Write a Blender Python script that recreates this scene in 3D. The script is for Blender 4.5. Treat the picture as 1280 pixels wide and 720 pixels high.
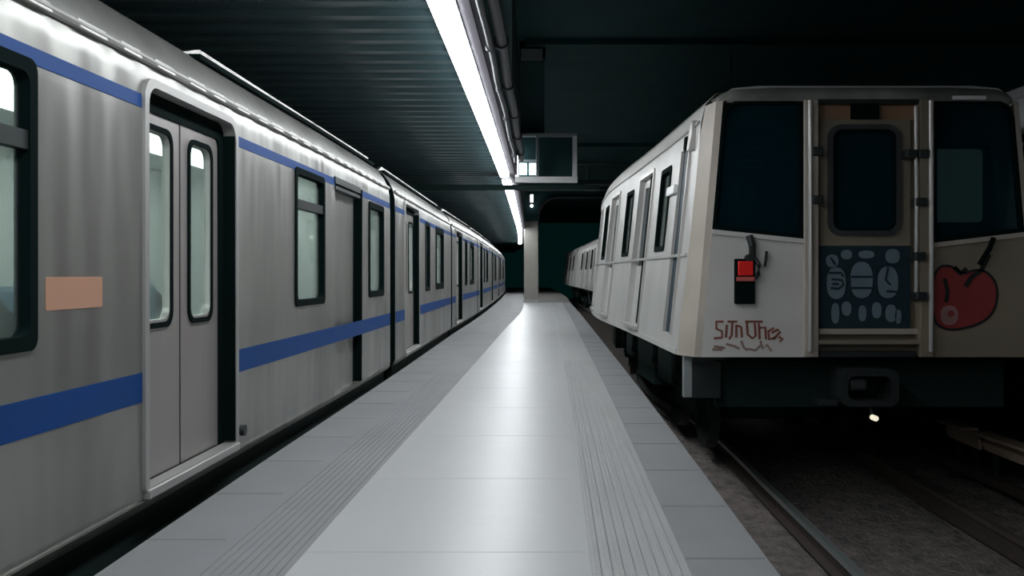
import bpy, bmesh, math, random
from mathutils import Vector
random.seed(7)
for o in list(bpy.data.objects): bpy.data.objects.remove(o)
S = bpy.context.scene
COL = S.collection

# ------------------------------------------------------------------ camera, world, exposure
EYE = 1.2                                    # eye height above the platform
cam_d = bpy.data.cameras.new('camera'); cam = bpy.data.objects.new('camera', cam_d); COL.objects.link(cam)
cam.location = (0, 0, EYE); cam.rotation_euler = (math.radians(90), 0, 0)
cam_d.lens = 35; cam_d.sensor_width = 36; cam_d.shift_y = -17/1280
cam_d.clip_start = .05; cam_d.clip_end = 300
S.camera = cam
w = bpy.data.worlds.new('world'); S.world = w; w.use_nodes = True
w.node_tree.nodes['Background'].inputs[0].default_value = (.0004, .0056, .0054, 1)  # dim teal void, added as ambient fill through the open sides
w.node_tree.nodes['Background'].inputs[1].default_value = 1.0
S.view_settings.view_transform = 'Standard'; S.view_settings.look = 'None'
S.view_settings.gamma = 1; S.view_settings.use_curve_mapping = False
S.view_settings.exposure = 0.0
STRIP = 20.5                                 # brightness of the platform tubes
CAR_LAMP = 6.0                               # brightness of the lamps inside the blue-striped cars

# ------------------------------------------------------------------ materials
def mat(name, col, rough=.5, metal=0, spec=.5, noise=None, bump=None, col2=None, emit=None, coat=0):
    """noise=(sx,sy,sz,amount) mixes col->col2 by a stretched noise; bump=(sx,sy,sz,strength,distance)"""
    m = bpy.data.materials.new(name); m.use_nodes = True
    nt = m.node_tree; b = nt.nodes['Principled BSDF']
    b.inputs['Base Color'].default_value = (*col, 1)
    b.inputs['Roughness'].default_value = rough; b.inputs['Metallic'].default_value = metal
    b.inputs['Specular IOR Level'].default_value = spec
    b.inputs['Coat Weight'].default_value = coat
    tc = nt.nodes.new('ShaderNodeTexCoord')
    def nz(sc, detail=4, rough_=.55):
        mp = nt.nodes.new('ShaderNodeMapping'); mp.inputs['Scale'].default_value = sc
        nt.links.new(tc.outputs['Object'], mp.inputs['Vector'])
        n = nt.nodes.new('ShaderNodeTexNoise'); n.inputs['Scale'].default_value = 1
        n.inputs['Detail'].default_value = detail; n.inputs['Roughness'].default_value = rough_
        nt.links.new(mp.outputs[0], n.inputs['Vector']); return n
    if noise:
        n = nz(noise[:3])
        r = nt.nodes.new('ShaderNodeMapRange'); r.inputs[1].default_value = .35; r.inputs[2].default_value = .68
        r.inputs[4].default_value = noise[3]
        nt.links.new(n.outputs[0], r.inputs[0])
        mx = nt.nodes.new('ShaderNodeMix'); mx.data_type = 'RGBA'
        mx.inputs[6].default_value = (*col, 1); mx.inputs[7].default_value = (*(col2 or tuple(c*.5 for c in col)), 1)
        nt.links.new(r.outputs[0], mx.inputs[0]); nt.links.new(mx.outputs[2], b.inputs['Base Color'])
    if bump:
        n = nz(bump[:3], 3)
        bp = nt.nodes.new('ShaderNodeBump'); bp.inputs['Strength'].default_value = bump[3]; bp.inputs['Distance'].default_value = bump[4]
        nt.links.new(n.outputs[0], bp.inputs['Height']); nt.links.new(bp.outputs[0], b.inputs['Normal'])
    if emit:
        b.inputs['Emission Color'].default_value = (*emit[0], 1); b.inputs['Emission Strength'].default_value = emit[1]
    return m

def glass(name, tint, alpha, rough=.03, base=.5, body=None):
    m = bpy.data.materials.new(name); m.use_nodes = True; nt = m.node_tree
    for n in list(nt.nodes): nt.nodes.remove(n)
    out = nt.nodes.new('ShaderNodeOutputMaterial'); mx = nt.nodes.new('ShaderNodeMixShader')
    tr = nt.nodes.new('ShaderNodeBsdfTransparent'); tr.inputs[0].default_value = (*tint, 1)
    pb = nt.nodes.new('ShaderNodeBsdfPrincipled'); pb.inputs['Base Color'].default_value = (*(body or [t*base for t in tint]), 1)
    pb.inputs['Roughness'].default_value = rough
    lw = nt.nodes.new('ShaderNodeLayerWeight'); lw.inputs[0].default_value = .35
    r = nt.nodes.new('ShaderNodeMapRange'); r.inputs[3].default_value = alpha; r.inputs[4].default_value = min(1, alpha+.45)
    nt.links.new(lw.outputs['Fresnel'], r.inputs[0]); nt.links.new(r.outputs[0], mx.inputs[0])
    nt.links.new(tr.outputs[0], mx.inputs[1]); nt.links.new(pb.outputs[0], mx.inputs[2]); nt.links.new(mx.outputs[0], out.inputs[0])
    return m

MT = dict(
 steel   = mat('brushed_steel', (.42, .42, .395), .36, .72, noise=(.0, 1.0, .3, .8), col2=(.28, .275, .26), bump=(.0, .9, .25, .9, .10)),
 roofst  = mat('roof_steel', (.48, .475, .46), .45, .5, noise=(1, 2, 1, .4), col2=(.45, .45, .44)),
 leaf    = mat('door_steel', (.40, .38, .365), .42, .5, noise=(.5, 3, 1.4, .4), col2=(.40, .33, .33), bump=(.0, 3.0, .5, .3, .03)),
 chrome  = mat('bright_trim', (.60, .59, .57), .36, .7),
 blue    = mat('blue_stripe', (.003, .062, .27), .55, 0, .2, noise=(2, 3, 8, .5), col2=(.006, .055, .20)),
 rubber  = mat('black_rubber', (.003, .009, .009), .9, 0, .06),
 skirt   = mat('dark_skirt', (.010, .032, .028), .7, noise=(3, 3, 3, .5)),
 glass   = glass('train_glass', (.80, .88, .85), .08),
 dglass  = glass('dark_windscreen', (.40, .55, .58), .45, .08, body=(.006, .040, .055)),
 lining  = mat('pale_lining', (.62, .64, .62), .5, noise=(1, 1, 1, .2)),
 seat    = mat('seat_plastic', (.05, .12, .18), .4),
 peach   = mat('peach_patch', (.62, .33, .22), .55, noise=(2, 4, 4, .4), col2=(.5, .3, .22)),
 white   = mat('painted_white', (.74, .72, .70), .45, .0, noise=(1.5, 1.5, 2.5, .45), col2=(.60, .575, .54), bump=(2, 2, 2, .25, .02)),
 sidew   = mat('painted_side', (.62, .61, .59), .42, .25, noise=(1, 2, 1.5, .4), col2=(.44, .43, .41), bump=(1, 3, .8, .3, .03)),
 beige   = mat('painted_beige', (.52, .46, .40), .5, 0, noise=(2, 2, 2, .5), col2=(.33, .29, .25)),
 tan     = mat('tan_panel', (.29, .24, .18), .5, .1, noise=(1.5, 1.5, 1.5, .6), col2=(.22, .20, .16)),
 orange  = mat('orange_tan', (.38, .21, .12), .55, noise=(4, 4, 4, .6), col2=(.28, .22, .17)),
 header  = mat('grey_header', (.40, .40, .37), .5, .1, noise=(1.2, 1, 1, .8), col2=(.06, .07, .065)),
 darkmet = mat('dark_metal', (.045, .055, .057), .5, .5, noise=(4, 4, 4, .5)),
 under   = mat('underframe_black', (.008, .026, .024), .8, 0, .2, noise=(4, 4, 4, .5), col2=(.02, .03, .028)),
 ddoor   = mat('dark_door_paint', (.012, .034, .044), .5, noise=(3, 3, 5, .8), col2=(.014, .038, .066)),
 pale    = mat('pale_blue_spray', (.17, .235, .28), .6, noise=(9, 9, 9, .7), col2=(.13, .19, .24)),
 brown   = mat('brown_spray', (.24, .07, .05), .6, noise=(9, 9, 9, .6), col2=(.28, .13, .10)),
 pinkish = mat('faded_brown_spray', (.36, .26, .23), .6, noise=(9, 9, 9, .7), col2=(.26, .17, .14)),
 red     = mat('red_spray', (.30, .035, .035), .55, noise=(5, 5, 5, .5), col2=(.24, .03, .035)),
 black   = mat('black_spray', (.012, .012, .014), .6),
 pinkp   = mat('pink_spray', (.42, .22, .22), .6, noise=(9, 9, 9, .6)),
 redlens = mat('red_lens', (.65, .02, .02), .25, emit=((1, .04, .04), .06)),
 redlow  = mat('pale_red_lens', (.7, .16, .14), .3),
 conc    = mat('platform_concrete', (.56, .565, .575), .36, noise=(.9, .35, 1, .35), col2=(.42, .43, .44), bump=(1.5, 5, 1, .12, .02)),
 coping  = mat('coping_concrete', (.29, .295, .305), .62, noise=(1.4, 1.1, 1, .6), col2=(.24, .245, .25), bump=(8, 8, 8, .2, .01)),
 jointp  = mat('pale_joint', (.44, .445, .45), .6),
 jointc  = mat('coping_joint', (.235, .24, .245), .7),
 tact    = mat('tactile_concrete', (.42, .425, .43), .55, noise=(2, 1, 1, .5), col2=(.36, .365, .37)),
 farpave = mat('far_paving', (.17, .16, .15), .8, noise=(1, 1, 1, .5)),
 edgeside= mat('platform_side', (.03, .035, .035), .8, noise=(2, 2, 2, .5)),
 ballast = mat('ballast', (.24, .205, .19), .9, noise=(7, 7, 7, .9), col2=(.09, .085, .08), bump=(18, 18, 18, .9, .05)),
 rail    = mat('rail_steel', (.60, .66, .66), .35, .8),
 railweb = mat('rail_rust', (.06, .045, .038), .8, noise=(6, 6, 6, .5)),
 board   = mat('cover_board', (.66, .50, .37), .7, noise=(3, 3, 3, .5), col2=(.50, .39, .29)),
 corr    = mat('corrugated_sheet', (.040, .075, .082), .36, .1, noise=(.5, 2.2, 1, .8), col2=(.026, .05, .056)),
 ceil    = mat('dark_ceiling', (.020, .075, .080), .85, noise=(.5, .5, .5, .6)),
 soffit  = mat('soffit_panel', (.085, .075, .095), .6, noise=(2, 1, 1, .5)),
 wall    = mat('dark_wall', (.02, .04, .04), .85, noise=(.6, .6, .6, .6)),
 pipe    = mat('grey_pipe', (.065, .07, .08), .5, .3, noise=(4, 8, 4, .6)),
 pillar  = mat('pillar_paint', (.36, .34, .31), .6, noise=(1, 1, .5, .3)),
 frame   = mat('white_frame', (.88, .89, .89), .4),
 boxgrey = mat('grey_box', (.30, .33, .34), .6),
 tube    = mat('fluorescent', (.9, .9, .9), .4, emit=((.935, .975, 1.0), STRIP)),
 carlamp = mat('car_lamp', (.9, .9, .9), .4, emit=((.97, 1.0, .98), CAR_LAMP)),
 screen  = mat('lit_screen', (.9, .9, .9), .4, emit=((.95, .96, 1.0), 2.5)),
 bulb    = mat('warm_bulb', (.9, .85, .6), .4, emit=((1.0, .93, .72), .8)),
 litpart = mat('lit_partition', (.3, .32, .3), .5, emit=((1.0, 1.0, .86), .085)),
 postp = mat('post_paint', (.07, .13, .135), .8),
 signlit = mat('faint_sign', (.30, .42, .46), .4),
)

# ------------------------------------------------------------------ mesh helpers
def rrect(a0, a1, b0, b1, r, n=5, rt=None):
    """rounded rectangle loop; rt = radius at the two top corners"""
    pts = []; rt = r if rt is None else rt
    for (ca, cb, st, rr) in ((a1-r, b0+r, -90, r), (a1-rt, b1-rt, 0, rt), (a0+rt, b1-rt, 90, rt), (a0+r, b0+r, 180, r)):
        for i in range(n+1):
            t = math.radians(st+90*i/n); pts.append((ca+rr*math.cos(t), cb+rr*math.sin(t)))
    return pts

class MB:
    def __init__(s): s.v = []; s.f = []
    def add(s, vs, fs):
        k = len(s.v); s.v += [tuple(p) for p in vs]; s.f += [tuple(i+k for i in f) for f in fs]; return s
    def box(s, x0, x1, y0, y1, z0, z1, step=.7):
        n = max(1, int(abs(y1-y0)/step)); vs = []; fs = []
        for i in range(n+1):
            y = y0+(y1-y0)*i/n; vs += [(x0, y, z0), (x1, y, z0), (x1, y, z1), (x0, y, z1)]
        for i in range(n):
            a = 4*i; b = a+4
            for j in range(4): k = (j+1) % 4; fs.append((a+j, a+k, b+k, b+j))
        fs += [(3, 2, 1, 0), (4*n, 4*n+1, 4*n+2, 4*n+3)]
        return s.add(vs, fs)
    def ring(s, outer, inner, o0, o1, plane='yz'):
        """plate between two loops of equal count, from depth o0 to o1; coordinates (o, a, b)"""
        n = len(outer)
        vs = [(o1, *p) for p in outer]+[(o1, *p) for p in inner]+[(o0, *p) for p in outer]+[(o0, *p) for p in inner]
        fs = []
        for i in range(n):
            j = (i+1) % n
            fs += [(i, j, n+j, n+i), (2*n+j, 2*n+i, 3*n+i, 3*n+j), (i, 2*n+i, 2*n+j, j), (n+j, 3*n+j, 3*n+i, n+i)]
        if plane == 'xz': vs = [(a, o, b) for (o, a, b) in vs]
        return s.add(vs, fs)
    def slab(s, loop, o0, o1, plane='yz'):
        n = len(loop); vs = [(o1, *p) for p in loop]+[(o0, *p) for p in loop]
        fs = [tuple(range(n)), tuple(range(2*n-1, n-1, -1))]+[(i, n+i, n+(i+1) % n, (i+1) % n) for i in range(n)]
        if plane == 'xz': vs = [(a, o, b) for (o, a, b) in vs]
        return s.add(vs, fs)
    def tube(s, pts, r, n=10, closed=False):
        pts = [Vector(p) for p in pts]; m = len(pts); vs = []; fs = []
        for i, p in enumerate(pts):
            t = (pts[min(i+1, m-1)]-pts[max(i-1, 0)]).normalized()
            a = t.cross(Vector((0, 0, 1)));
            if a.length < .05: a = t.cross(Vector((1, 0, 0)))
            a.normalize(); b = t.cross(a)
            for k in range(n):
                c = 2*math.pi*k/n; vs.append(p+a*math.cos(c)*r+b*math.sin(c)*r)
        for i in range(m-1):
            for k in range(n): fs.append((i*n+k, i*n+(k+1) % n, (i+1)*n+(k+1) % n, (i+1)*n+k))
        fs += [tuple(range(n-1, -1, -1)), tuple(range((m-1)*n, m*n))]
        return s.add(vs, fs)
    def cyl(s, c0, c1, r, n=24): return s.tube([c0, c1], r, n)
    def stroke(s, pts, wd, o0, o1):
        """flat paint stroke on an xz plane, from y=o1 (front) to y=o0"""
        L = []; R = []; m = len(pts)
        for i, (x, z) in enumerate(pts):
            a = pts[max(i-1, 0)]; b = pts[min(i+1, m-1)]
            d = Vector((b[0]-a[0], b[1]-a[1])); d.normalize(); nx, nz = -d.y*wd/2, d.x*wd/2
            L.append((x+nx, z+nz)); R.append((x-nx, z-nz))
        for i in range(m-1): s.slab([L[i], L[i+1], R[i+1], R[i]], o0, o1, 'xz')
        return s
    def build(s, name, m, parent=None, fmap=None, origin=None, sharp=35, bevel=0):
        vs = [fmap(*p) for p in s.v] if fmap else s.v
        org = Vector(parent.matrix_basis.translation) if parent else Vector(origin or (0, 0, 0))
        if parent and parent.parent: org = Vector(parent['_w'])
        elif parent and '_w' in parent: org = Vector(parent['_w'])
        me = bpy.data.meshes.new(name); me.from_pydata([Vector(p)-org for p in vs], [], s.f)
        bm = bmesh.new(); bm.from_mesh(me); bmesh.ops.recalc_face_normals(bm, faces=bm.faces)
        for f in bm.faces: f.smooth = True
        for e in bm.edges:
            if len(e.link_faces) == 2 and e.calc_face_angle(0) > math.radians(sharp): e.smooth = False
        bm.to_mesh(me); bm.free()
        me.materials.append(MT[m] if isinstance(m, str) else m)
        o = bpy.data.objects.new(name, me); COL.objects.link(o); o['_w'] = tuple(org)
        if parent: o.parent = parent
        else: o.location = org
        if bevel:
            md = o.modifiers.new('bevel', 'BEVEL'); md.width = bevel; md.segments = 2; md.limit_method = 'ANGLE'
        return o

def tag(o, label=None, cat=None, group=None, kind=None):
    for k, v in (('label', label), ('category', cat), ('group', group), ('kind', kind)):
        if v: o[k] = v
    return o
def thing(name, label, cat, loc, group=None):
    o = bpy.data.objects.new(name, None); COL.objects.link(o); o.location = loc; o['_w'] = tuple(loc); o.empty_display_size = .2
    return tag(o, label, cat, group)

def curve(pts):
    """smooth monotone-ish Hermite interpolation through (Y, X) pairs"""
    ys = [p[0] for p in pts]; xs = [p[1] for p in pts]; n = len(pts)
    sl = [(xs[i+1]-xs[i])/(ys[i+1]-ys[i]) for i in range(n-1)]
    m = [sl[0]]+[(sl[i-1]+sl[i])/2 for i in range(1, n-1)]+[sl[-1]]
    def f(y):
        if y <= ys[0]: return xs[0]+m[0]*(y-ys[0])
        if y >= ys[-1]: return xs[-1]+m[-1]*(y-ys[-1])
        i = max(k for k in range(n-1) if ys[k] <= y)
        h = ys[i+1]-ys[i]; t = (y-ys[i])/h
        return ((2*t**3-3*t**2+1)*xs[i]+(t**3-2*t**2+t)*h*m[i]+(-2*t**3+3*t**2)*xs[i+1]+(t**3-t**2)*h*m[i+1])
    return f

# plan of the station: x of each edge as a function of the distance y
EL = curve([(-6, -1.97), (4, -1.665), (6, -1.61), (12.2, -1.405), (20.2, -1.19), (26.6, -.985), (35, -.79), (50, -.54), (71, -.43), (95, -1.0)])
WL = curve([(-6, -2.09), (3.5, -1.81), (4.75, -1.75), (6.2, -1.69), (9.7, -1.54), (12.2, -1.46), (20.2, -1.25), (26.6, -1.045), (35, -.85), (50, -.60), (71, -.49), (95, -1.06)])
ER = curve([(-6, .62), (4, 1.07), (6.3, 1.17), (9.9, 1.32), (18.9, 1.66), (30, 2.07), (42.6, 2.5), (51, 2.84), (62, 3.1), (88, 3.35), (95, 3.3)])
WR = curve([(4, 1.42), (8.5, 1.42), (12, 1.40), (16, 1.36), (20, 1.60), (24, 2.05), (30, 2.6), (39, 3.25), (45, 3.4), (60, 3.55), (73, 3.68), (95, 3.75)])
BL = curve([(-6, -1.15), (4, -.905), (5.7, -.835), (8.7, -.70), (22.6, -.12), (32, .30), (42, .50), (95, .8)])   # joint between grey coping band and pale centre
RAIL = curve([(-6, 1.70), (4, 2.20), (6.5, 2.30), (9, 2.39), (12, 2.50), (13.5, 2.48), (16, 2.30), (20, 2.52), (24, 2.9), (39, 4.1), (45, 4.25), (95, 4.6)])
LT = curve([(-6, -.91), (20, -.13), (30, .08), (45, .35), (64, .50), (80, .5)])          # centre of the tube line
ZL = 3.1                                                                                    # height of the tube line

# ------------------------------------------------------------------ setting
def ys(a, b, st): n = max(1, round((b-a)/st)); return [a+(b-a)*i/n for i in range(n+1)]
def band(fa, fb, z0, z1, ya, yb, st=1.0):
    m = MB(); Y = ys(ya, yb, st); vs = []; fs = []
    for y in Y: vs += [(fa(y), y, z0), (fb(y), y, z0), (fb(y), y, z1), (fa(y), y, z1)]
    for i in range(len(Y)-1):
        a = 4*i; b = a+4
        for j in range(4): k = (j+1) % 4; fs.append((a+j, a+k, b+k, b+j))
    fs += [(3, 2, 1, 0), tuple(len(vs)-4+i for i in range(4))]
    return m.add(vs, fs)
def struct(o): o['kind'] = 'structure'; return o

YE = 92
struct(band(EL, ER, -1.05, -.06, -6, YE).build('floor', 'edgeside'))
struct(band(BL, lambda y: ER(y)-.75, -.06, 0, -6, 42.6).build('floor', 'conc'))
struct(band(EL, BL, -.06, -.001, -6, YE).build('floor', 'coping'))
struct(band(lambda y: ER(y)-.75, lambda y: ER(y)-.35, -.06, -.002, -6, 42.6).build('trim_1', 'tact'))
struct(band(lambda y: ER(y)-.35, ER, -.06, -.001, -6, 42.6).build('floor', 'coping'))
struct(band(BL, ER, -.06, -.003, 42.6, YE).build('floor', 'farpave'))
m = MB()                                                  # raised ribs of the tactile strip on the right
for k in range(8):
    c = .72-.046*k
    vs = []; fs = []; Y = ys(-2, 13.9, .8)
    for y in Y:
        for dx, z in ((-.014, -.003), (-.008, .006), (.008, .006), (.014, -.003)): vs.append((ER(y)-c+dx, y, z))
    for i in range(len(Y)-1):
        for j in range(3): fs.append((4*i+j, 4*i+j+1, 4*i+j+5, 4*i+j+4))
    m.add(vs, fs)
struct(m.build('trim_2', 'tact'))
m = MB()                                                  # finer ribs of the tactile band on the left
for k in range(9):
    vs = []; fs = []; Y = ys(-2, 12, .8); c = .04+.038*k
    for y in Y:
        for dx, z in ((-.010, -.002), (-.006, .0025), (.006, .0025), (.010, -.002)): vs.append((BL(y)-c+dx, y, z))
    for i in range(len(Y)-1):
        for j in range(3): fs.append((4*i+j, 4*i+j+1, 4*i+j+5, 4*i+j+4))
    m.add(vs, fs)
struct(m.build('trim_3', 'coping'))
# transverse slab joints, thin dark filler strips
m = MB(); y = -5.
while y < 42:
    m.box(BL(y), ER(y)-.76, y, y+.006, -.02, .0006); y += 1.55
struct(m.build('trim_4', 'jointp'))
m = MB(); y = -5.3
while y < 42:
    m.box(ER(y)-.345, ER(y)-.01, y, y+.02, -.02, .0006); m.box(EL(y)+.01, BL(y)-.40, y+.3, y+.315, -.02, .0006); y += .95
struct(m.build('trim_5', 'jointc'))

# beds of both tracks
ZR = -.77                                                 # top of rail
def ballast(fa, fb, ya, yb, sx, sy, amp, name, label):
    Y = ys(ya, yb, sy); nx = sx; vs = []; fs = []
    for y in Y:
        a, b = fa(y), fb(y)
        for i in range(nx+1): vs.append((a+(b-a)*i/nx, y+random.uniform(-.3, .3)*sy*.5, -.965+random.uniform(-amp, amp)))
    for r in range(len(Y)-1):
        for i in range(nx): k = r*(nx+1)+i; fs.append((k, k+1, k+nx+2, k+nx+1))
    o = MB().add(vs, fs).build(name, 'ballast', sharp=180)
    return tag(o, label, 'gravel', kind='stuff')
ballast(lambda y: ER(y)+.02, lambda y: 11.8, -6, 20, 110, .1, .022, 'ballast', 'brown gravel of the track bed right of the platform')
struct(band(lambda y: ER(y)+.02, lambda y: 12, -1.15, -1.0, -6, YE, 2).build('floor', 'railweb'))
struct(band(lambda y: -6.9, lambda y: EL(y)-.01, -1.15, -.95, -6, YE, 2).build('floor', 'railweb'))
struct(MB().box(-7.1, -6.9, -6, YE, -1.1, 3.6, 8).build('wall_left', 'wall'))

# low corrugated ceiling over the left track, ribs across
m = MB(); vs = []; fs = []; y = -6.; prof = []
while y < YE:
    prof += [(y, 3.262), (y+.20, 3.262), (y+.25, 3.220), (y+.36, 3.220)]; y += .41
for (yy, z) in prof: vs += [(-6.95, yy, z), (-1.6, yy, z), (LT(yy)-.12, yy, z)]
for i in range(len(prof)-1): fs += [(3*i, 3*i+1, 3*i+4, 3*i+3), (3*i+1, 3*i+2, 3*i+5, 3*i+4)]
struct(m.add(vs, fs).build('ceiling', 'corr', sharp=10))
struct(MB().box(-7, 0, -6, YE, 3.34, 3.44, 8).build('ceiling', 'ceil'))
# soffit and fascia on the right of the tube line
struct(band(lambda y: LT(y)-.115, lambda y: LT(y)+.24, 3.17, 3.24, -6, 80).build('trim_6', 'soffit'))
struct(band(lambda y: LT(y)+.14, lambda y: LT(y)+.20, 3.14, 3.17, -6, 80).build('trim_7', 'soffit'))
struct(band(lambda y: LT(y)+.20, lambda y: LT(y)+.24, 3.24, 5.95, -6, 80).build('wall_middle', 'wall'))
struct(band(lambda y: LT(y)-.125, lambda y: LT(y)-.112, 3.185, 3.30, -6, 80).build('trim_8', 'rubber'))
# high dark ceiling over the right track, with cross beams
struct(MB().box(-.8, 24, -6, YE, 5.95, 6.1, 8).build('ceiling', 'ceil'))
for k in range(6):
    y0 = -12+16*k
    struct(MB().box(LT(y0)+.4, 23.9, y0, y0+.35, 5.82, 5.95, 9).build('trim_%d' % (10+k), 'ceil'))

# pipes along the fascia
for dx, z, r, lab in ((.275, 3.13, .028, 'thin grey conduit nearest the tube lights, under the dark ceiling'),
                      (.37, 3.17, .048, 'thicker grey conduit running beside the fascia of the ceiling')):
    t = thing('conduit', lab, 'pipe', (LT(0)+dx, 0, z), 'conduits along the ceiling')
    MB().tube([(LT(y)+dx+.008*math.sin(y*1.7), y, z+.006*math.sin(y*2.9)) for y in ys(-5, 17, .7)], r, 10).build('pipe', 'pipe', t)
    for k in range(11):
        y = -3+1.9*k; MB().cyl((LT(y)+dx, y, z), (LT(y)+dx, y+.07, z), r*1.45, 12).build('bracket', 'pipe', t)

# ------------------------------------------------------------------ tube line over the platform
y = -5.6; first = None
while y < 62:
    L = 1.16
    if not (19.3 < y+L/2 < 20.4):
        k = round((y+5.6)/1.19)
        lab = ('white tube light fixture of the row overhead, behind the camera and out of the photo' if y < 5.2 else
               'white tube light fixture nearest the camera, cut by the top edge of the photo' if y < 6.4 else
               'second white tube light fixture from the top edge, right after the one it cuts' if y < 7.6 else
               'third white tube light fixture from the top edge of the photo' if y < 8.8 else
               'white tube light fixture in the middle of the row, before the thin cross beam' if y < 17.2 else
               'last white tube light fixture before the thin dark cross beam' if y < 19.5 else
               'first white tube light fixture beyond the thin dark cross beam' if y < 20.9 else
               'small far tube light fixture in the row beyond the cross beam' if y < 60.6 else
               'farthest tube light fixture at the end of the row, beside the pillar')
        t = thing('ceiling_light', lab, 'ceiling light', (LT(y+L/2), y+L/2, ZL), 'row of tube lights above the platform')
        cx, cy = LT(y+L/2), y+L/2; sl = (LT(y+L)-LT(y))/L
        fm = lambda a, b, c, cx=cx, cy=cy, sl=sl: (cx+a+sl*b, cy+b, c)
        MB().box(-.098, .098, -L/2, L/2, ZL+.05, ZL+.085, 9).build('housing', 'boxgrey', t, fm)
        MB().slab([(-.092, ZL+.052), (-.088, ZL+.01), (-.075, ZL-.012), (.075, ZL-.012), (.088, ZL+.01), (.092, ZL+.052)], -L/2+.008, L/2-.008, 'xz').build('diffuser', 'tube', t, fm)
    y += 1.19

# ------------------------------------------------------------------ generic blue-striped steel car (wall faces +x)
PROF = [(.03, .07), (0, .14), (0, 1.0), (0, 1.95), (.008, 2.15), (.03, 2.25), (.075, 2.35), (.15, 2.45), (.26, 2.53), (.42, 2.60), (.8, 2.67), (1.4, 2.70)]
WID = 2.8
def inset(prof, z):
    for (a, za), (b, zb) in zip(prof, prof[1:]):
        if za <= z <= zb: return a+(b-a)*(z-za)/(zb-za)
    return prof[0][0] if z < prof[0][1] else prof[-1][0]
def shell(prof, wid, y0, y1, holes, fmap, hole_far=(), caps=True, reveal=.07):
    """body skin: rows follow the cross-section, columns follow the track; holes = (ya, yb, za, zb)"""
    zc = set()
    for h in list(holes)+list(hole_far): zc |= {h[2], h[3]}
    rows = sorted([(z, i) for i, z in prof]+[(z, inset(prof, z)) for z in zc if z not in [p[1] for p in prof]])
    half = [(i, z) for z, i in rows]
    full = [(i, z) for i, z in half]+[(wid-i, z) for i, z in reversed(half) if abs(wid-2*i) > 1e-6]
    cols = set(ys(y0, y1, .6))
    for h in list(holes)+list(hole_far): cols |= {h[0], h[1]}
    cols = sorted(cols); cols = [c for k, c in enumerate(cols) if k == 0 or c-cols[k-1] > 1e-4]
    nr = len(full); nh = len(half)
    vs = [(-i, y, z) for y in cols for (i, z) in full]; fs = []
    for c in range(len(cols)-1):
        ym = (cols[c]+cols[c+1])/2
        for r in range(nr-1):
            zm = (full[r][1]+full[r+1][1])/2
            near = r < nh-1
            hh = holes if near else hole_far
            if any(a < ym < b and p < zm < q for a, b, p, q in hh): continue
            fs.append((c*nr+r, c*nr+r+1, (c+1)*nr+r+1, (c+1)*nr+r))
        fs.append((c*nr, (c+1)*nr, (c+1)*nr+nr-1, c*nr+nr-1))
    if caps:
        fs.append(tuple(range(nr))); k = (len(cols)-1)*nr; fs.append(tuple(k+i for i in range(nr)))
    m = MB().add(vs, fs)
    for (a, b, p, q) in holes:                       # reveals: the thickness of the wall
        def e(y, z, d): return (-inset(prof, z)-d, y, z)
        for (ya, za), (yb, zb) in (((a, p), (b, p)), ((b, p), (b, q)), ((b, q), (a, q)), ((a, q), (a, p))):
            m.add([e(ya, za, 0), e(yb, zb, 0), e(yb, zb, reveal), e(ya, za, reveal)], [(0, 1, 2, 3)])
    return m

def door_pair(t, fm, ya, yb, za, zb, wz0, wz1, gap=.0, mat_leaf='leaf'):
    """frame, two sliding leaves with tall windows, sill; fm maps (out, y, z)"""
    MB().ring(rrect(ya-.035, yb+.035, za-.02, zb+.03, .05, rt=.12), rrect(ya+.012, yb-.012, za+.01, zb-.012, .01, rt=.10), -.065, .018).build('door_frame', 'roofst', t, fm)
    MB().ring(rrect(ya+.0, yb-.0, za+.0, zb-.0, .01, rt=.02), rrect(ya+.014, yb-.11, za+.012, zb-.11, .01, rt=.06), -.09, -.055).build('door_seal', 'rubber', t, fm)
    mid = (ya+.014+yb-.11)/2
    for a, b in ((ya+.014, mid-.012), (mid+.012, yb-.11)):
        wa, wb = a+.115, b-.13
        lf = MB().ring(rrect(a, b, za+.012, zb-.10, .004), rrect(wa, wb, wz0, wz1, .07), -.105, -.065).build('door_leaf', mat_leaf, t, fm)
        MB().ring(rrect(wa-.022, wb+.022, wz0-.022, wz1+.022, .085), rrect(wa+.006, wb-.006, wz0+.006, wz1-.006, .065), -.10, -.055).build('window_gasket', 'rubber', lf, fm)
        MB().ring(rrect(wa+.004, wb-.004, wz0+.004, wz1-.004, .066), rrect(wa+.016, wb-.016, wz0+.02, wz1-.012, .06), -.10, -.062).build('window_trim', 'chrome', lf, fm)
        MB().slab(rrect(wa, wb, wz0, wz1, .06), -.093, -.087).build('window_pane', 'glass', lf, fm)
    MB().box(-.09, -.07, mid-.012, mid+.012, za+.01, zb-.1).build('leaf_seal', 'rubber', t, fm)
    MB().box(-.10, .012, yb-.030, yb-.013, za+.02, zb-.08).build('frame_gap', 'rubber', t, fm)
    MB().box(-.09, .035, ya-.01, yb+.01, za-.045, za+.004).build('door_sill', 'chrome', t, fm, bevel=.006)

def car_window(t, fm, ya, yb, za, zb, thick=.045, bar=None, name='window_frame', inner='rubber'):
    fr = MB().ring(rrect(ya-.015, yb+.015, za-.015, zb+.015, .05), rrect(ya+thick, yb-thick, za+thick, zb-thick, .05), -.05, .012).build(name, inner, t, fm)
    MB().slab(rrect(ya+.01, yb-.01, za+.01, zb-.01, .04), -.040, -.034).build('window_pane', 'glass', fr, fm)
    if bar: MB().box(-.045, .004, ya+.02, yb-.02, bar-.035, bar+.035).build('transom_bar', 'darkmet', fr, fm)

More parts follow.
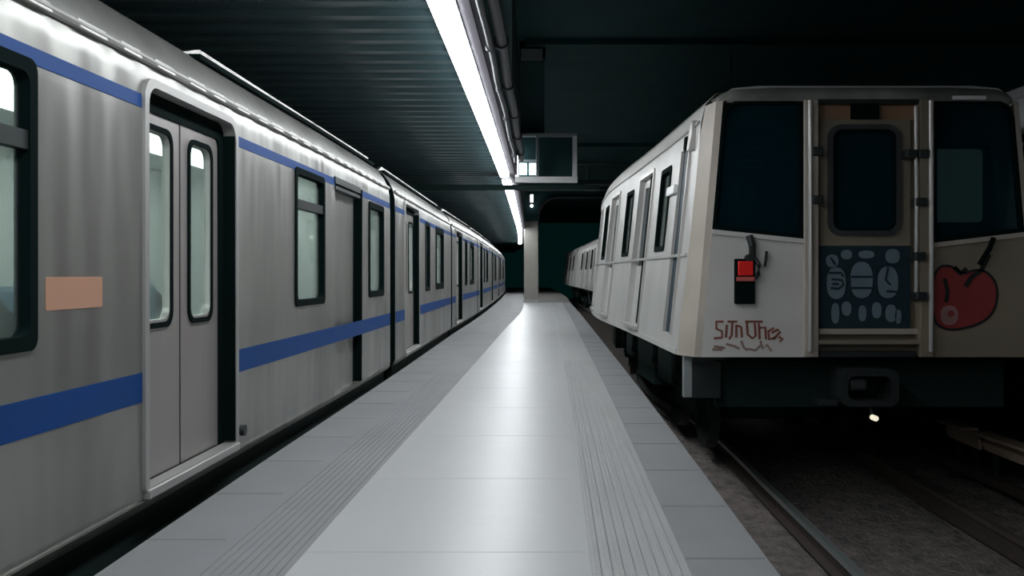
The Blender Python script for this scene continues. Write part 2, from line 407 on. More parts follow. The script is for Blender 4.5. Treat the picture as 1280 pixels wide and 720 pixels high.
def steel_car(label, y0, y1, doors, windows, blanks=(), detail=True, roofbits=(), name='metro_car'):
    t = thing(name, label, 'train car', (WL((y0+y1)/2)-WID/2, (y0+y1)/2, ZR), 'blue-striped steel train cars')
    fm = lambda o, y, z: (WL(y)-inset(PROF, z)+o, y, z)        # out of the near wall
    raw = lambda o, y, z: (WL(y)+o, y, z)
    holes = [tuple(h[:4]) for h in doors]+[tuple(h[:4]) for h in windows]+[tuple(b[:4]) for b in blanks]
    shell(PROF, WID, y0, y1, holes, fm).build('body', 'steel', t, raw, sharp=28)
    # skirt, running gear
    MB().box(-.12, -.06, y0+.1, y1-.1, -.35, .08).build('side_skirt', 'skirt', t, raw)
    MB().box(-2.6, -.3, y0+.4, y1-.4, -.45, .1).build('underframe', 'under', t, raw)
    for yb_ in (y0+1.5, y1-1.5):
        bg = MB().box(-2.2, -.6, yb_-.9, yb_+.9, -.62, -.35).build('bogie', 'under', t, raw)
        for dx in (-.68, -2.12):
            for dy in (-.6, .6): MB().cyl((dx-.05, yb_+dy, ZR+.36), (dx+.05, yb_+dy, ZR+.36), .36).build('wheel', 'darkmet', bg, raw)
    # lining seen through the glass
    MB().box(-2.68, -.13, y0+.08, y1-.08, .12, .17).build('car_floor', 'darkmet', t, raw)
    MB().box(-2.70, -2.62, y0+.08, y1-.08, .17, 2.4).build('far_lining', 'lining', t, raw)
    MB().box(-2.5, -.30, y0+.08, y1-.08, 2.38, 2.42).build('ceiling_lining', 'lining', t, raw)
    for yy in (y0+.05, y1-.09): MB().box(-2.7, -.12, yy, yy+.04, .17, 2.4).build('end_lining', 'lining', t, raw)
    MB().box(-1.85, -.95, y0+.3, y1-.3, 2.345, 2.385).build('interior_lamp', 'carlamp', t, raw)
    if detail:
        y = y0+.6
        while y < y1-1.6:
            MB().slab([(-2.62, .58), (-2.15, .60), (-2.14, .55), (-2.55, .50), (-2.55, 1.05), (-2.62, 1.1)], y, y+1.2, 'xz').build('bench_seat', 'seat', t, lambda a, b, c: (WL(b)+a, b, c)); y += 2.1
        for (a, b, p, q) in [d[:4] for d in doors]:
            for yy in (a-.12, b+.12): MB().tube([(-.45, yy, .17), (-.45, yy, 2.38)], .018).build('grab_pole', 'chrome', t, raw)
    for d in doors: door_pair(t, fm, d[0], d[1], d[2], d[3], .95, 1.93)
    for wd in windows: car_window(t, fm, *wd[:4], thick=wd[5] if len(wd) > 5 else .045, bar=wd[4])
    for (a, b, p, q) in blanks:                       # recessed plain leaf under a dark lintel
        MB().box(-.075, -.055, a, b-.16, p, q-.0).build('blank_leaf', 'steel', t, fm)
        MB().box(-.09, -.06, b-.16, b, p, q).build('door_gap', 'rubber', t, fm)
        MB().box(-.09, .008, b-.035, b+.01, p, q).build('door_gap', 'rubber', t, fm)
        MB().box(-.06, .014, a-.02, b-.12, q-.05, q+.01).build('lintel', 'darkmet', t, fm)
        MB().box(-.06, .010, a-.0, b-.14, q-.10, q-.07).build('lintel', 'darkmet', t, fm)
    # stripes, interrupted at openings
    for (z0, z1) in ((.595, .735), (1.99, 2.055)):
        cuts = [(a-.04, b+.04) for (a, b, p, q) in [d[:4] for d in doors]]
        if z0 > 1: cuts += [(a-.0, b+.0) for (a, b, p, q) in blanks]
        cur = y0+.02
        for a, b in sorted(cuts)+[(y1-.02, None)]:
            if a-cur > .05: MB().box(-.004, .003, cur, a, z0, z1, .5).build('blue_stripe', 'blue', t, fm)
            if b: cur = b
    # drip rail with clips added as dashed glints along the cant rail, belt moulding, base rail
    MB().tube([fm(.012, y, 2.235) for y in ys(y0+.02, y1-.02, .5)], .020, 8).build('drip_rail', 'chrome', t)
    if detail:
        y = y0+.2
        while y < y1-.3:
            L = .16+.10*random.random(); MB().box(-.004, .030, y, y+L, 2.215, 2.262).build('glint_clip', 'chrome', t, fm, bevel=.006); y += L+.12+.12*random.random()
    MB().box(-.01, .014, y0+.02, y1-.02, .075, .12, .5).build('base_rail', 'steel', t, fm)
    for (a, b) in roofbits:
        MB().slab([(a, 2.49), (b, 2.49), (b, 2.565), (a+.28, 2.565)], -.06, -.02).build('roof_fairing', 'steel', t, lambda o, y, z: (WL(y)-.23+o, y, z+.03))
        MB().box(-.10, .01, a+.1, b, 2.50, 2.53).build('roof_gutter', 'rubber', t, lambda o, y, z: (WL(y)-.19+o, y, z))
    MB().slab([(-i-.004, z) for i, z in PROF]+[(-(WID-i)+.004, z) for i, z in reversed(PROF)], y0-.03, y0-.004, 'xz').build('end_plate', 'rubber', t, raw)
    # bellows frame at each end
    for yy in (y0-.15, y1+.005):
        MB().ring([(-a, b) for a, b in rrect(.16, WID-.16, .0, 2.40, .2)], [(-a, b) for a, b in rrect(.8, WID-.8, .2, 2.2, .1)], yy, yy+.11, 'xz').build('end_frame', 'rubber', t, raw)
    return t

c1 = steel_car('nearest silver train car with blue stripes, filling the left of the platform', -5.2, 11.98,
    doors=[(-2.6, -1.2, .17, 2.12), (4.75, 6.08, .17, 2.12)],
    windows=[(.6, 1.9, .95, 2.0, 1.70, .07), (2.35, 3.74, .93, 1.99, 1.70, .04), (7.50, 8.42, .97, 2.0, 1.74, .035), (10.5, 11.45, .97, 1.96, None, .05)],
    blanks=[(8.85, 10.12, .12, 2.06)], roofbits=[(-5, 4.35), (5.9, 11.9)])
MB().slab(rrect(3.83, 4.30, 1.06, 1.19, .01), -.003, .003).build('peach_patch', 'peach', c1, lambda o, y, z: (WL(y)+o, y, z))  # plain peach rectangle on the car wall
MB().cyl((.0, 6.20, .23), (.03, 6.20, .23), .035, 16).build('door_button', 'darkmet', c1, lambda o, y, z: (WL(y)+o, y, z))
ENDW = MB().box(-2.6, -.12, 12.0, 12.25, -.1, .1).build('coupler_plate', 'rubber', c1, lambda o, y, z: (WL(y)+o, y, z))
names = ['second silver train car along the left edge, first beyond the nearest one', 'third silver train car from the camera, left of the tube lights',
         'fourth silver train car from the camera on the left track', 'fifth silver train car from the camera on the left track',
         'sixth silver train car from the camera on the left track', 'seventh silver train car from the camera, at the far bend',
         'eighth and farthest silver train car, beyond the far bend']
y0 = 12.42
for i, lab in enumerate(names):
    L = 7.9 if i < 6 else 9
    steel_car(lab, y0, y0+L, doors=[(y0+.85, y0+2.4, .15, 2.16)],
              windows=[(y0+3.3, y0+3.9, .95, 2.02, None, .05), (y0+4.9, y0+6.3, .95, 2.02, None, .09)], detail=i < 2, roofbits=[(y0+.2, y0+L-.2)])
    y0 += L+.30

# ------------------------------------------------------------------ graffitied car on the right track
GP = [(0, .51), (.02, .75), (.088, 1.3), (.142, 1.8), (.185, 2.25), (.205, 2.5), (.245, 2.66), (.34, 2.76), (.65, 2.79), (1.55, 2.80)]
GW = 3.1
def hull_half(z): return GW/2-inset(GP, z)                                   # half width of the body
def front_half(z): return 1.393-.086*(z-.51)                                 # half width of the flat front

def g_sides(t, y0, y1, X, feats, skin='sidew'):
    raw = lambda o, y, z: (X(y)-o, y, z)                                       # o is negative into the car
    fl = lambda o, y, z: (X(y)+inset(GP, z)-o, y, z)
    fr = lambda o, y, z: (X(y)+GW-inset(GP, z)+o, y, z)
    holes = [f[1:5] for f in feats]
    shell(GP, GW, y0, y1, holes, None, hole_far=holes, caps=False).build('body', skin, t, lambda o, y, z: (X(y)-o, y, z), sharp=28)
    MB().add([(-inset(GP, z), y1, z) for _, z in GP]+[(-(GW-inset(GP, z)), y1, z) for _, z in reversed(GP)], [tuple(range(2*len(GP)))]).build('end_wall', 'sidew', t, raw)
    MB().box(-GW+.12, -.12, y0+.1, y1-.1, .52, .58).build('car_floor', 'darkmet', t, raw)
    for sgn, fm in ((0, fl), (1, fr)):
        for f in feats:
            kind, a, b, p, q = f
            if kind == 'window':
                car_window(t, fm, a, b, p, q, .035)
            elif kind == 'slot':
                MB().slab(rrect(a, b, p, q, .01), -.06, -.03).build('cab_door', 'ddoor', t, fm)
                MB().box(-.03, .02, a-.03, a, p, q).build('door_edge', 'chrome', t, fm)
            else:
                mid = (a+b)/2
                MB().ring(rrect(a-.03, b+.03, p-.02, q+.03, .03), rrect(a+.01, b-.01, p+.01, q-.01, .02), -.06, .015).build('door_frame', 'chrome', t, fm)
                for u, v in ((a, mid-.03), (mid+.03, b)):
                    lf = MB().ring(rrect(u, v, p, q, .005), rrect(u+.09, v-.09, 1.30, q-.12, .03), -.07, -.05).build('door_leaf', 'sidew', t, fm)
                    MB().slab(rrect(u+.08, v-.08, 1.29, q-.11, .03), -.066, -.06).build('window_pane', 'dglass', lf, fm)
                MB().box(-.065, -.045, mid-.05, mid+.05, p, q).build('leaf_seal', 'rubber', t, fm)
                MB().box(-.03, .05, a, b, p-.04, p-.005).build('door_sill', 'chrome', t, fm)
        MB().box(-.01, .012, y0+.05, y1-.05, .51, .56).build('base_rail', 'sidew', t, fm)
        MB().box(-.01, .022, y0+.05, y1-.05, 2.50, 2.53).build('drip_rail', 'chrome', t, fm)
    return raw, fl, fr

def gear(t, raw, y0, y1, bogies, xr=None):
    MB().box(-GW+.45, -.45, y0+.15, y1-.2, .30, .52).build('underframe', 'under', t, raw)
    for (a, b, c0, c1_, zz) in ((2.6, 3.6, -.9, -.38, -.05), (4.0, 5.4, -.95, -.40, -.20), (5.8, 6.5, -.8, -.38, .0), (4.2, 5.6, -2.7, -2.1, -.2), (9.0, 10.2, -.95, -.4, -.1)):
        if y0+b < y1: MB().box(c0, c1_, y0+a, y0+b, zz, .32).build('equipment_box', 'under', t, raw, bevel=.02)
    for k, yy in enumerate((2.3, 3.8, 5.6, 6.8)):
        if y0+yy < y1: MB().tube([(-.36, y0+yy, .50), (-.36, y0+yy, .12), (-.5, y0+yy+.1, -.02)], .025).build('air_pipe', 'pipe', t, raw)
    for yb in bogies:
        bg = MB().box(-2.45, -.65, yb-1.05, yb+1.05, -.42, -.12).build('bogie', 'under', t, raw, bevel=.03)
        for dx in (-.82, -2.27):
            for dy in (-.85, .85):
                wh = MB().cyl((dx-.06, yb+dy, ZR+.42), (dx+.06, yb+dy, ZR+.42), .42).build('wheel', 'darkmet', bg, raw)

feats = [('slot', 8.95, 9.45, .66, 2.36), ('window', 9.95, 10.55, 1.45, 2.28), ('door', 11.15, 12.25, .62, 2.36), ('window', 12.8, 13.4, 1.45, 2.28),
         ('door', 14.2, 15.2, .62, 2.36), ('window', 15.7, 16.4, 1.45, 2.28), ('door', 17.2, 18.3, .62, 2.36), ('window', 19.2, 20.4, 1.45, 2.28)]
FY = 8.3; SY = 8.56
CX = WR(8.5)+GW/2
g = thing('subway_car', 'white graffitied train car with two dark windscreens, front facing on the right track', 'train car', (CX, 15, ZR), 'old painted train cars')
raw, fl, fr = g_sides(g, SY, 23.6, WR, feats)
gear(g, raw, SY, 23.6, (12.2, 20.5))

def car_front(t, CX, FY, near='white', graffiti=True):
    """the flat end of the old car: local x from the centre, y depth, z"""
    F = lambda x, y, z: (CX+x, FY+y, z)
    zs = [.51, .8, 1.2, 1.6, 2.0, 2.4, 2.647]
    for s, mm in ((-1, 'beige'), (1, 'beige')):
        vs = []
        for z in zs: vs += [(s*front_half(z), 0, z), (s*(front_half(z)+.055), .02, z), (s*hull_half(z), SY-8.3, z)]
        fs = []
        for i in range(len(zs)-1): fs += [(3*i, 3*i+1, 3*i+4, 3*i+3), (3*i+1, 3*i+2, 3*i+5, 3*i+4)]
        MB().add(vs, fs).build('corner_post', mm, t, F)
    # brow above the windscreens, rounded back into the roof
    sec = [(0.0, 2.635), (0.0, 2.70), (.02, 2.745), (.08, 2.775), (.26, 2.79)]
    xs_ = [-1, -.97, -.9, -.6, 0, .6, .9, .97, 1]; vs = []; fs = []
    for k, u in enumerate(xs_):
        for (yy, z) in sec:
            hw = min(front_half(min(z, 2.66))+.0, 1.24) if abs(u) < 1 else hull_half(z)
            drop = {1: .10, .97: .045, .9: .015}.get(abs(u), 0)*(1 if z > 2.65 else 0)
            yb = yy+(.10 if abs(u) == 1 else 0)
            vs.append((u*(1.22 if abs(u) < 1 else 1.27), min(yb, .26), z-drop))
    n = len(sec)
    for k in range(len(xs_)-1):
        for j in range(n-1): fs.append((k*n+j, k*n+j+1, (k+1)*n+j+1, (k+1)*n+j))
    MB().add(vs, fs).build('brow', 'header', t, F, sharp=50)
    # roof cap filling from the brow to the body section
    MB().slab([(a, b) for a, b in [(-1.24, 2.64), (-1.24, 2.68), (-1.12, 2.765), (-.9, 2.785), (.9, 2.785), (1.12, 2.765), (1.24, 2.68), (1.24, 2.64)]], .07, SY-8.3+.01, 'xz').build('roof_cap', 'sidew', t, F)
    for s, pm in ((-1, near), (1, 'tan')):
        zi, zo = (1.487, 1.567) if s < 0 else (1.453, 1.545)
        xi = .53
        lo = [(s*xi, .51), (s*1.393, .51), (s*front_half(zo), zo), (s*xi, zi)]
        MB().slab(lo, .0, .06, 'xz').build('front_panel', pm, t, F)
        up = [(s*xi, zi), (s*front_half(zo), zo), (s*front_half(2.5), 2.50), (s*(front_half(2.6)-.03), 2.60), (s*(front_half(2.64)-.10), 2.645), (s*xi, 2.645)]
        cx_ = sum(p[0] for p in up)/6; cz_ = sum(p[1] for p in up)/6
        inn = [(cx_+(x-cx_)*.90, cz_+(z-cz_)*.94) for x, z in up]
        fr_ = MB().ring(up, inn, .055, .0, 'xz').build('windscreen_surround', 'rubber', t, F)
        MB().slab([(cx_+(x-cx_)*.93, cz_+(z-cz_)*.96) for x, z in up], .03, .036, 'xz').build('windscreen', 'dglass', fr_, F)
        MB().slab([(s*xi, zi-.03), (s*front_half(zo), zo-.03), (s*front_half(zo), zo+.008), (s*xi, zi+.008)], -.022, .01, 'xz').build('windscreen_sill', 'beige' if s > 0 else 'white', fr_, F)
        # cab back wall behind the glass
        MB().slab(rrect(min(s*.5, s*1.25), max(s*.5, s*1.25), .7, 2.6, .02), .60, .64, 'xz').build('cab_partition', 'darkmet', t, F)
        post = MB().box(min(s*.42, s*.54), max(s*.42, s*.54), -.03, .12, .51, 2.655).build('door_post', 'tan' if s > 0 else 'beige', t, F, bevel=.01)
        MB().tube([(s*.50, -.055, .56), (s*.50, -.06, 1.5), (s*.50, -.055, 2.64)], .018).build('post_trim', 'chrome', t, F)
    # recessed end door
    MB().box(-.43, .42, .10, .14, .51, 2.65).build('door_recess', 'tan', t, F)
    MB().box(-.43, .42, .02, .10, .70, .745).build('threshold', 'beige', t, F)
    MB().box(-.43, .42, -.03, .10, .62, .655).build('threshold', 'tan', t, F)
    MB().box(-.40, .40, .00, .10, .51, .56).build('threshold', 'darkmet', t, F)
    dr = MB().slab(rrect(-.39, .37, .745, 1.455, .01), .05, .095, 'xz').build('end_door_panel', 'ddoor', t, F)
    up = MB().ring(rrect(-.39, .37, 1.455, 2.50, .01), rrect(-.30, .26, 1.55, 2.43, .09), .095, .05, 'xz').build('end_door', 'tan', t, F)
    MB().ring(rrect(-.325, .285, 1.525, 2.455, .11), rrect(-.285, .245, 1.565, 2.415, .08), .05, .02, 'xz').build('window_gasket', 'pipe', up, F)
    MB().ring(rrect(-.30, .26, 1.55, 2.43, .095), rrect(-.27, .23, 1.58, 2.40, .07), .09, .028, 'xz').build('window_gasket', 'rubber', up, F)
    MB().slab(rrect(-.29, .25, 1.56, 2.42, .07), .075, .08, 'xz').build('window_pane', 'dglass', up, F)
    MB().tube([(.13, .30, 1.3), (.13, .30, 2.5)], .012).build('grab_pole', 'chrome', t, F)
    MB().box(-.42, .42, .085, .10, 2.50, 2.64).build('transom', 'orange', t, F)
    MB().box(-.12, .10, .02, .10, 2.50, 2.65).build('sign_box', 'rubber', t, F)
    MB().box(-.43, .42, -.01, .10, 2.625, 2.66).build('transom_cap', 'darkmet', t, F)
    MB().box(-.39, .37, .04, .10, 1.44, 1.50).build('door_rail', 'tan', t, F)
    for (x, z) in ((-.44, 2.22), (.34, 2.20), (.44, 2.20), (-.44, 1.82), (.42, 1.80), (.41, 1.35), (.42, 1.02)):
        MB().box(x-.045, x+.045, -.075, .06, z-.035, z+.035).build('latch', 'darkmet', t, F, bevel=.01)
    MB().tube([(.385, -.03, 1.05), (.385, -.04, 1.8), (.385, -.03, 2.6)], .014).build('safety_rod', 'chrome', t, F)
    MB().box(.70, .97, -.03, .0, 2.655, 2.685).build('brow_glint', 'frame', t, F)  # lamp reflection on the brow, set in as a white strip
    return F

F = car_front(g, CX, FY)
# pale things inside the right and left windscreens
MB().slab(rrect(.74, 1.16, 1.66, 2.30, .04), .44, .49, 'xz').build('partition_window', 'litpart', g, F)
k = MB()
for i in range(4): k.box(-1.03, -.80, .3, .32, 2.12+.055*i, 2.145+.055*i)
k.box(-1.06, -.98, .3, .32, 1.85, 1.99); k.box(-.96, -.86, .3, .32, 1.83, 1.97)
k.build('route_sign', 'signlit', g, F)
# wipers, lamp, handles
wp = MB().tube([(1.02, -.05, 1.50), (.98, -.07, 1.42), (.90, -.06, 1.28)], .022).build('wiper', 'rubber', g, F)
MB().tube([(-1.0, -.03, 1.52), (-.98, -.05, 1.44), (-.975, -.03, 1.33)], .03).build('wiper', 'darkmet', g, F)
lampb = MB().box(-1.12, -.955, -.05, .0, .955, 1.33).build('tail_lamp', 'rubber', g, F, bevel=.008)
MB().box(-1.10, -.975, -.075, -.05, 1.19, 1.31).build('lens', 'redlens', lampb, F, bevel=.008)
MB().box(-1.11, -.965, -.07, -.05, 1.145, 1.18).build('lens', 'redlow', lampb, F)
MB().tube([(-.955, -.04, 1.33), (-.925, -.06, 1.28), (-.93, -.06, 1.20), (-.955, -.04, 1.17)], .018).build('lamp_hinge', 'darkmet', lampb, F)
MB().cyl((-1.0, -.07, 1.335), (-1.0, -.0, 1.335), .035, 16).build('lamp_hood', 'darkmet', lampb, F)
MB().tube([(-.855, -.03, 1.39), (-.865, -.05, 1.33), (-.87, -.03, 1.27)], .014).build('grab_handle', 'darkmet', g, F)

# sprayed paint on the front: brown tag on the white panel
def zx(x, y): return ((x-1085)/150, 1.2+(343-y)/150)
def strokes(lst, wpx, mt, name, dy=-.004, parent=None):
    k = MB()
    for pts in lst: k.stroke([zx(*p) for p in pts], wpx/150, dy+.005, dy)
    return k.build(name, mt, parent or g, F)
tagm = [[(904, 402), (895, 402), (895, 411), (902, 414), (902, 422), (892, 423)],            # S
        [(908, 406), (907, 422)],                                                              # I
        [(909, 402), (921, 402)], [(915, 403), (914, 419), (911, 424)],                        # J / T
        [(920, 406), (920, 422)], [(921, 407), (926, 409), (927, 422)],                        # n
        [(931, 402), (953, 402)], [(933, 403), (934, 418), (940, 423), (944, 420), (943, 404)], # U under a bar
        [(948, 404), (949, 424)], [(949, 410), (956, 409), (957, 424)],                        # n
        [(967, 410), (960, 414), (961, 424), (968, 422)],                                      # c
        [(964, 416), (972, 412), (975, 415), (966, 424)], [(973, 421), (978, 424), (974, 427)]]
strokes(tagm, 2.9, 'brown', 'brown_tag')
strokes([[(892, 433), (906, 435)], [(907, 430), (918, 433), (924, 436)], [(926, 426), (929, 434), (934, 438)], [(934, 436), (944, 438), (950, 432)],
         [(950, 426), (953, 436), (958, 431), (964, 439)], [(890, 437), (903, 437)]], 3.0, 'pinkish', 'faded_tag')
# pale bubble letters on the end door
def blob(cx, cy, rx, ry, p=2.4, n=20):
    return [zx(cx+rx*math.copysign(abs(math.cos(t))**(2/p), math.cos(t)), cy+ry*math.copysign(abs(math.sin(t))**(2/p), math.sin(t))) for t in [2*math.pi*i/n for i in range(n)]]
k = MB()
for (cx_, cy_, rx, ry) in ((1047, 354, 12, 20), (1079, 350, 14, 23), (1112, 353, 13, 20), (1042, 326, 8, 8), (1060, 318, 7, 6), (1118, 320, 9, 9), (1085, 318, 10, 5),
                           (1046, 392, 5, 13), (1060, 386, 6, 9), (1080, 392, 5, 10), (1098, 388, 6, 10), (1116, 392, 7, 11), (1125, 396, 4, 9)):
    k.slab(blob(cx_, cy_, rx, ry), .046, .042, 'xz')
k.build('pale_letters', 'pale', g, F)
strokes([[(1037, 341), (1053, 341), (1056, 346)], [(1041, 349), (1054, 350), (1056, 356), (1050, 361), (1040, 360)], [(1042, 355), (1050, 355)],
         [(1066, 346), (1092, 346)], [(1066, 360), (1092, 360)], [(1112, 334), (1109, 350), (1115, 356)], [(1110, 364), (1124, 365)],
         [(1063, 332), (1064, 372)], [(1096, 332), (1097, 372)], [(1040, 322), (1046, 331)], [(1034, 375), (1058, 376)]], 2.6, 'ddoor', 'letter_outline', dy=.036)
# red apple with dark outline on the tan panel
ap = [(1168, 340), (1178, 331), (1192, 334), (1203, 343), (1218, 337), (1232, 339), (1243, 350), (1247, 367), (1243, 388), (1230, 402), (1208, 410), (1185, 413), (1168, 405), (1165, 385), (1165, 360)]
for _ in range(2): ap = [q for a_, b_ in zip(ap, ap[1:]+ap[:1]) for q in ((a_[0]*.75+b_[0]*.25, a_[1]*.75+b_[1]*.25), (a_[0]*.25+b_[0]*.75, a_[1]*.25+b_[1]*.75))]
ap = [zx(*p) for p in ap]
MB().slab(ap, .001, -.004, 'xz').build('red_apple', 'red', g, F)
k = MB(); k.stroke(ap+[ap[0]], 3/150, -.003, -.008); k.stroke([zx(1180, 348), zx(1184, 364), zx(1182, 378)], 5/150, -.003, -.008)
k.stroke([zx(1206, 358), zx(1214, 346), zx(1226, 338), zx(1236, 318)], 6/150, -.003, -.008); k.stroke([zx(1192, 334), zx(1200, 342), zx(1208, 336)], 6/150, -.003, -.008)
k.build('apple_outline', 'black', g, F)
MB().ring(blob(1186, 394, 11, 12), blob(1188, 392, 4, 4), -.004, -.008, 'xz').build('pink_ring', 'pinkp', g, F)

# coupler, its lamp, corner step
cp = MB().ring(rrect(-.26, .22, .11, .42, .08), rrect(-.20, .16, .16, .36, .06), .25, -.10, 'xz').build('coupler', 'darkmet', g, F)
MB().box(-.18, -.02, -.06, .2, .23, .34).build('coupler_hook', 'pipe', cp, F, bevel=.03)
MB().box(-.10, .08, .2, 1.3, .18, .32).build('coupler_bar', 'under', cp, F)
MB().box(-.42, -.26, -.02, .15, .11, .15).build('coupler_shelf', 'darkmet', cp, F)
MB().cyl((.013, -.14, .018), (.013, -.06, .018), .023, 18).build('coupler_lamp', 'bulb', cp, F)
MB().tube([(.013, -.05, .03), (.013, -.02, .09), (.013, 0, .13)], .015).build('lamp_bracket', 'darkmet', cp, F)
MB().box(-1.50, -1.42, .24, .30, .14, .51).build('corner_step', 'boxgrey', g, F, bevel=.01)
MB().box(-1.42, -1.18, .24, .27, .14, .45).build('step_plate', 'darkmet', g, F)
MB().box(-1.2, 1.3, .35, .45, .05, .45).build('front_apron', 'under', g, F)
# marker bracket high on the left corner
MB().box(-.02, .05, 8.78, 8.90, 2.30, 2.56).build('corner_bracket', 'chrome', g, fl, bevel=.01)
MB().box(-.01, .06, 8.92, 9.02, 2.32, 2.44).build('marker_lamp', 'rubber', g, fl, bevel=.01)
MB().box(-.01, .035, 9.5, 9.95, 1.98, 2.06).build('hinge_plate', 'frame', g, fl)
MB().box(-.01, .015, 8.62, 23.5, 1.36, 1.385).build('belt_moulding', 'chrome', g, fl)

# far cars on the same track
for (a, b, lab) in ((24.2, 40.0, 'second old train car on the right track, hidden behind the graffitied one'), (40.6, 56, 'pale old train car deep in the dark, right of the pillar'),
                    (56.6, 72, 'farthest pale old train car visible between pillar and graffitied car')):
    t = thing('subway_car', lab, 'train car', (WR((a+b)/2)+GW/2, (a+b)/2, ZR), 'old painted train cars')
    ft = []
    y = a+1.0
    while y+3.6 < b: ft += [('door', y, y+1.2, .62, 2.36), ('window', y+1.9, y+2.9, 1.45, 2.28)]; y += 3.7
    r_, l_, _ = g_sides(t, a, b, WR, ft)
    gear(t, r_, a, b, (a+3, b-3))
    MB().add([(-inset(GP, z), a, z) for _, z in GP]+[(-(GW-inset(GP, z)), a, z) for _, z in reversed(GP)], [tuple(range(2*len(GP)))]).build('end_wall', 'sidew', t, r_)

# third train, one track further right
X3 = lambda y: 4.98
t = thing('subway_car', 'white-roofed train car cut by the right edge of the photo, beyond the graffitied car', 'train car', (X3(0)+GW/2, 14, ZR), 'old painted train cars')
lift = .38
r3 = lambda o, y, z: (X3(y)-o, y, z)
f3 = [('door', 9.6, 10.7, .62, 2.36), ('window', 11.6, 12.8, 1.45, 2.28), ('door', 14.2, 15.3, .62, 2.36)]
old_p = list(GP); GP[:] = [(i, z*1.12) for i, z in GP]
f3 = [(k_, a, b, p*1.12, q*1.12) for k_, a, b, p, q in f3]
g_sides(t, 6.4, 22, X3, f3, 'frame'); gear(t, r3, 6.4, 22, (9.5, 18.5))
MB().add([(-inset(GP, z), 6.4, z) for _, z in GP]+[(-(GW-inset(GP, z)), 6.4, z) for _, z in reversed(GP)], [tuple(range(2*len(GP)))]).build('end_wall', 'sidew', t, r3)
MB().box(-1.4, -.2, 6.6, 21.5, 3.02, 3.12).build('roof_pod', 'frame', t, r3, bevel=.03)
GP[:] = old_p

# ------------------------------------------------------------------ rails and third rail
def rail(f, label, ya, yb, name='rail', head='railweb'):
    t = thing(name, label, 'rail', (f(5), 5, -.95), 'running rails')
    sec = [(-.07, -.93), (.07, -.93), (.07, -.915), (.012, -.895), (.012, -.81), (-.012, -.81), (-.012, -.895), (-.07, -.915)]
    def sweep(sec, nm, mt):
        Y = ys(ya, yb, .8); n = len(sec); vs = []; fs = []
        for y in Y: vs += [(f(y)+a, y, b) for a, b in sec]
        for i in range(len(Y)-1):
            for j in range(n): fs.append((i*n+j, i*n+(j+1) % n, (i+1)*n+(j+1) % n, (i+1)*n+j))
        fs += [tuple(range(n)), tuple(len(vs)-n+i for i in range(n))]
        MB().add(vs, fs).build(nm, mt, t)
    sweep(sec, 'rail_web', 'railweb'); sweep([(-.036, -.81), (.036, -.81), (.036, -.785), (.028, ZR), (-.028, ZR), (-.036, -.785)], 'rail_head', head)
rail(RAIL, 'shiny steel rail nearest the platform in front of the graffitied car', -5, 80, head='rail')
rail(lambda y: RAIL(y)+1.46, 'dull right-hand rail under the graffitied car', -5, 80)
rail(lambda y: X3(y)+.82, 'left rail of the farthest right track', -5, 60)
rail(lambda y: X3(y)+2.28, 'right rail of the farthest right track', -5, 60)
rail(lambda y: WL(y)-.68, 'rail under the silver train nearest the platform', -5, 80)
rail(lambda y: WL(y)-2.12, 'rail under the silver train nearest the left wall', -5, 80)
tr = thing('third_rail', 'low power rail beside the right-hand track', 'rail', (4.72, 7, -.95))
MB().box(4.66, 4.74, -4, 11.2, -.86, -.78, 2).build('power_rail', 'railweb', tr)
for k_ in range(8): MB().box(4.64, 4.76, -3.5+2*k_, -3.38+2*k_, -.942, -.86).build('insulator', 'darkmet', tr)
for (a, b, lab) in ((10.32, 11.05, 'short far tan cover board over the power rail'), (8.6, 10.2, 'long tan cover board over the power rail, cut by the right edge')):
    t = thing('cover_board', lab, 'board', (4.86, (a+b)/2, -.62), 'tan cover boards')
    MB().slab([(a+.12, -.43), (b, -.42), (b+.06, -.55), (b, -.60), (a, -.62), (a+.03, -.5)], 4.84, 4.88).build('board_face', 'board', t, bevel=.006)
    MB().box(4.70, 4.88, a+.1, b, -.43, -.405).build('board_top', 'board', t)
    for yy in (a+.15, b-.15): MB().box(4.86, 4.90, yy-.03, yy+.03, -.942, -.42).build('bracket', 'darkmet', t)

# ------------------------------------------------------------------ pillar, beams, frame, lamp
p = thing('pillar', 'square beige pillar standing on the platform at its far end', 'pillar', (.82, 42.9, 0))
MB().box(.52, 1.13, 42.6, 43.2, 0, 3.5, 2).build('shaft', 'pillar', p, bevel=.03)
MB().box(.50, 1.15, 42.58, 43.22, 3.5, 5.2, 2).build('capital', 'ceil', p)
MB().box(.48, 1.17, 42.56, 43.24, 0, .12, 2).build('plinth', 'tact', p)
arc = [(1.15+.8*(1-math.cos(t)), 3.6+.9*math.sin(t)) for t in [math.pi/2*i/6 for i in range(7)]]
struct(MB().slab([(1.15, 3.6)]+arc[1:]+[(12, 4.5), (12, 5.25), (1.15, 5.25)], 42.6, 43.2, 'xz').build('trim_30', 'ceil'))
pp = arc+[(8, 4.5)]
tag(MB().tube([(x-.02, 42.55, z) for x, z in pp], .05).build('conduit', 'pipe', None, origin=(1.2, 42.5, 4)), 'bent conduit following the curved corner of the far beam', 'pipe')
t = thing('bulkhead_lamp', 'small white lamp mounted above the beige pillar', 'lamp', (.84, 42.5, 4.4))
MB().box(.76, .92, 42.45, 42.58, 4.25, 4.62).build('lamp_body', 'boxgrey', t)
MB().box(.78, .90, 42.38, 42.45, 4.28, 4.60).build('lamp_glass', 'screen', t)
MB().cyl((.84, 42.45, 4.12), (.84, 42.4, 4.12), .07, 16).build('lamp_globe', 'screen', t)
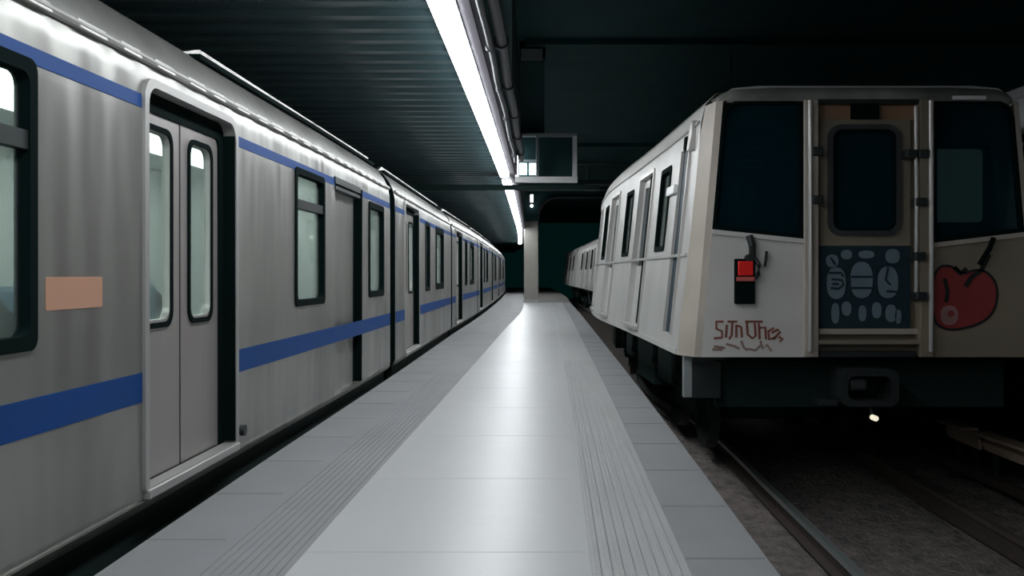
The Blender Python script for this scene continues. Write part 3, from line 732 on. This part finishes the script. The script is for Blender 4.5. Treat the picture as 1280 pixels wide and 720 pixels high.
# cross beam
tag(MB().box(-6.8, 1.75, 20.0, 20.12, 2.90, 3.0, 2).build('cross_beam', 'under', None, origin=(-2, 20, 2.95)), 'thin dark beam crossing above the trains below the white frame', 'beam')
t = thing('guard_rail', 'grey horizontal rails right of the white frame, under the high ceiling', 'railing', (2.5, 20.4, 3.0))
for z, a, r in ((3.46, 1.22, .014), (3.05, 1.5, .035), (2.93, .1, .02)): MB().tube([(a, 20.4, z), (4.6, 20.4, z)], r).build('rail_bar', 'pipe', t)
MB().tube([(4.5, 20.4, 2.95), (4.5, 20.4, 5.96)], .012).build('hanger', 'pipe', t)
for x in (1.55, 3.0, 4.5): MB().tube([(x, 20.42, 2.93), (x, 20.42, 3.46)], .012).build('rail_post', 'pipe', t)
# white framed panel hanging over the platform
t = thing('window_frame_box', 'white two-part frame hanging over the platform beside the tube lights', 'frame', (.68, 20, 3.5))
x0, x1, z0, z1 = .10, 1.27, 3.07, 4.0
MB().box(x0-.04, x1+.03, 19.75, 19.98, z0-.04, z0+.07).build('bottom_bar', 'frame', t)
MB().box(x0+.03, x1+.02, 19.75, 19.98, z1-.05, z1).build('top_bar', 'boxgrey', t)
MB().box(x1-.06, x1+.02, 19.75, 19.98, z0+.07, z1-.05).build('side_bar', 'frame', t)
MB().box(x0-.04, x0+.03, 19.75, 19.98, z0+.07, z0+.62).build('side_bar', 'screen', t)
MB().box(.48, .53, 19.78, 19.98, z0+.07, z1-.05).build('mullion', 'boxgrey', t)
MB().box(x0, x1, 20.02, 20.06, z0, z1).build('back_panel', 'ceil', t)
MB().box(x0+.03, .48, 19.93, 19.99, z0+.40, z0+.43).build('shelf_bar', 'boxgrey', t)
for a in (.155, .345): MB().box(a, a+.14, 19.95, 20.01, z0+.13, z0+.36).build('lit_panel', 'screen', t)
t = thing('hanging_post', 'dark post with pale grey top box hanging from the high ceiling', 'post', (.42, 20.5, 5.6))
MB().box(.18, .66, 20.3, 20.7, 4.0, 5.60, 3).build('post', 'postp', t)
MB().box(.18, .62, 20.2, 20.3, 5.56, 5.78).build('top_box', 'boxgrey', t)
MB().box(.16, .68, 20.28, 20.72, 5.62, 5.95).build('post_head', 'rubber', t)

for o in bpy.data.objects:
    if '_w' in o: del o['_w']
